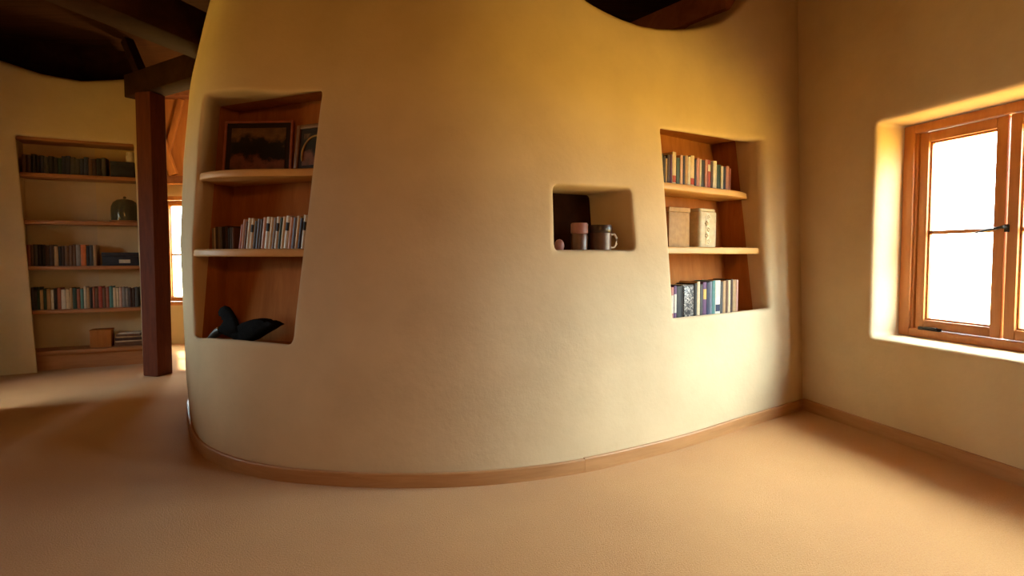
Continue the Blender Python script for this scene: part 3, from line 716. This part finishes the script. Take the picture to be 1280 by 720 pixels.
def wing(name,outline,y0,th,flare,mat):
    n=len(outline); cx=sum(p[0] for p in outline)/n; cz=sum(p[1] for p in outline)/n
    V=[];F=[]
    def yy(a,z): return y0+flare(a,z)
    rings=[(1.,0.),(.93,.8),(.55,1.),(.0,1.)]
    tot=[]
    for side in (-1,1):
        prev=None
        for s,t in rings[:-1]:
            if s==1. and side==1: prev=tot[0]; continue
            cur=[]
            for a,z in outline:
                x=cx+(a-cx)*s; w=cz+(z-cz)*s; cur.append(len(V)); V.append(P(x,w,yy(x,w)+side*th*t))
            if not tot: tot.append(cur)
            if prev is not None:
                for i in range(n): F.append((prev[i],prev[(i+1)%n],cur[(i+1)%n],cur[i]))
            prev=cur
        c=len(V); V.append(P(cx,cz,yy(cx,cz)+side*th))
        for i in range(n): F.append((prev[i],prev[(i+1)%n],c))
    return mesh(name,V,F,mat,bird,angle=60)
wing('wing',[(.455,.880),(.435,.925),(.415,.955),(.385,.985),(.345,1.018),(.305,1.045),(.262,1.052),(.228,1.036),(.218,1.010),(.232,.985),(.248,.992),(.262,.975),(.268,.955),(.285,.958),(.292,.938),(.275,.92),(.30,.90),(.35,.862)],-.045,.013,lambda a,z:.28*max(0,z-.9),M_BIRD)
wing('wing',[(.40,.88),(.42,.925),(.47,.952),(.54,.972),(.61,.982),(.66,.978),(.695,.958),(.705,.972),(.74,.965),(.785,.948),(.745,.932),(.715,.915),(.665,.892),(.60,.86),(.54,.828),(.47,.812),(.42,.83)],.0,.05,lambda a,z:-.01,M_BIRD)
for y,a in ((-.035,.41),(.03,.45)):
    lg=MB(); lg.tube([P(a+.02,.84,y),P(a+.005,.818,y),P(a,.806,y)],[.012,.008,.007])
    for dx,dy in ((-.045,-.012),(-.045,.016),(-.02,-.03),(.03,0)): lg.tube([P(a,.808,y),P(a+dx*.6,.808,y+dy*.6),P(a+dx,.803,y+dy)],[.006,.005,.003],8)
    lg.build('leg',M_BEAK,bird)
MB().lathe([(0,-.006),(.005,-.003),(.006,0),(.005,.003),(0,.006)],P(.222,.898,-.034),10).build('eye',M_WHT,bb)

# ------------------------------------------------------------------ daylight, camera
w=bpy.data.worlds.new('daylight'); SC.world=w; w.use_nodes=True; nt=w.node_tree
bg=nt.nodes['Background']; tc=nt.nodes.new('ShaderNodeTexCoord'); sx=nt.nodes.new('ShaderNodeSeparateXYZ'); nt.links.new(tc.outputs['Generated'],sx.inputs[0])
mr=N(nt,'ShaderNodeMapRange'); mr.inputs['From Min'].default_value=-1; mr.inputs['From Max'].default_value=1; nt.links.new(sx.outputs['Z'],mr.inputs['Value'])
r=ramp(nt,[(.42,SKY_LO),(.52,tuple(HZ*c for c in SKY_HI)),(.64,tuple(MZ*c for c in SKY_HI)),(.85,SKY_HI)]); nt.links.new(mr.outputs[0],r.inputs['Fac']); nt.links.new(r.outputs['Color'],bg.inputs['Color']); bg.inputs['Strength'].default_value=SKY
def portal(name,loc,direc,sx,sz):
    l=bpy.data.lights.new(name,'AREA'); l.shape='RECTANGLE'; l.size=sx; l.size_y=sz; l.cycles.is_portal=True
    o=bpy.data.objects.new(name,l); COL.objects.link(o); o.location=loc
    o.rotation_euler=Vector(direc).to_track_quat('-Z','Y').to_euler(); return o
lp=bpy.data.lights.new('passage_fill','POINT'); lp.energy=PASSAGE_FILL; lp.color=(1,.62,.25); lp.shadow_soft_size=.08  # hidden warm fill light, added to brighten the passage timbers
lo=bpy.data.objects.new('passage_fill',lp); COL.objects.link(lo); lo.location=(-4.0,7.7,2.9)
lp=bpy.data.lights.new('room_fill','POINT'); lp.energy=ROOM; lp.color=ROOM_FILL_C; lp.shadow_soft_size=.15  # unseen warm fill light added behind the camera to tint the shaded walls
lo=bpy.data.objects.new('room_fill',lp); COL.objects.link(lo); lo.location=(-.4,-1.0,2.6)
c=WV(1.405,.46,1.58); portal('window_daylight',c,(-WN[0],-WN[1],0),1.75,1.95)
portal('window_daylight',WV((W4[0]+W4[1])/2,.46,1.58),(-WN[0],-WN[1],0),W4[1]-W4[0]+.2,1.95)
sl=bpy.data.lights.new('sun','SUN'); sl.energy=SUN; sl.color=(1,.93,.8); sl.angle=math.radians(2)
so=bpy.data.objects.new('sun',sl); COL.objects.link(so); so.location=(-8,12,5); so.rotation_euler=Vector((.85,-1.35,-1.4)).to_track_quat('-Z','Y').to_euler()
portal('window_daylight',(-6.3-.45,(LWV[0]+LWV[1])/2,(LWV[2]+LWV[3])/2),(1,0,0),LWV[1]-LWV[0]+.3,LWV[3]-LWV[2]+.3)
portal('window_daylight',(-5.125,9.2,1.455),(0,-1,0),1.1,1.9)
cam=bpy.data.cameras.new('camera'); co=bpy.data.objects.new('camera',cam); COL.objects.link(co)
co.location=(0,0,1.4); co.rotation_euler=(math.radians(90-2.6),0,0)
cam.sensor_fit='HORIZONTAL'; cam.sensor_width=36; cam.lens=700/1280*36; cam.shift_y=-10/1280; cam.clip_start=.05
SC.camera=co
SC.view_settings.view_transform='Standard'; SC.view_settings.look='None'; SC.view_settings.gamma=1; SC.view_settings.use_curve_mapping=False
SC.view_settings.exposure=EXPO
SC.cycles.use_denoising=True
SC.cycles.max_bounces=12; SC.cycles.diffuse_bounces=6
SC.cycles.transparent_max_bounces=16
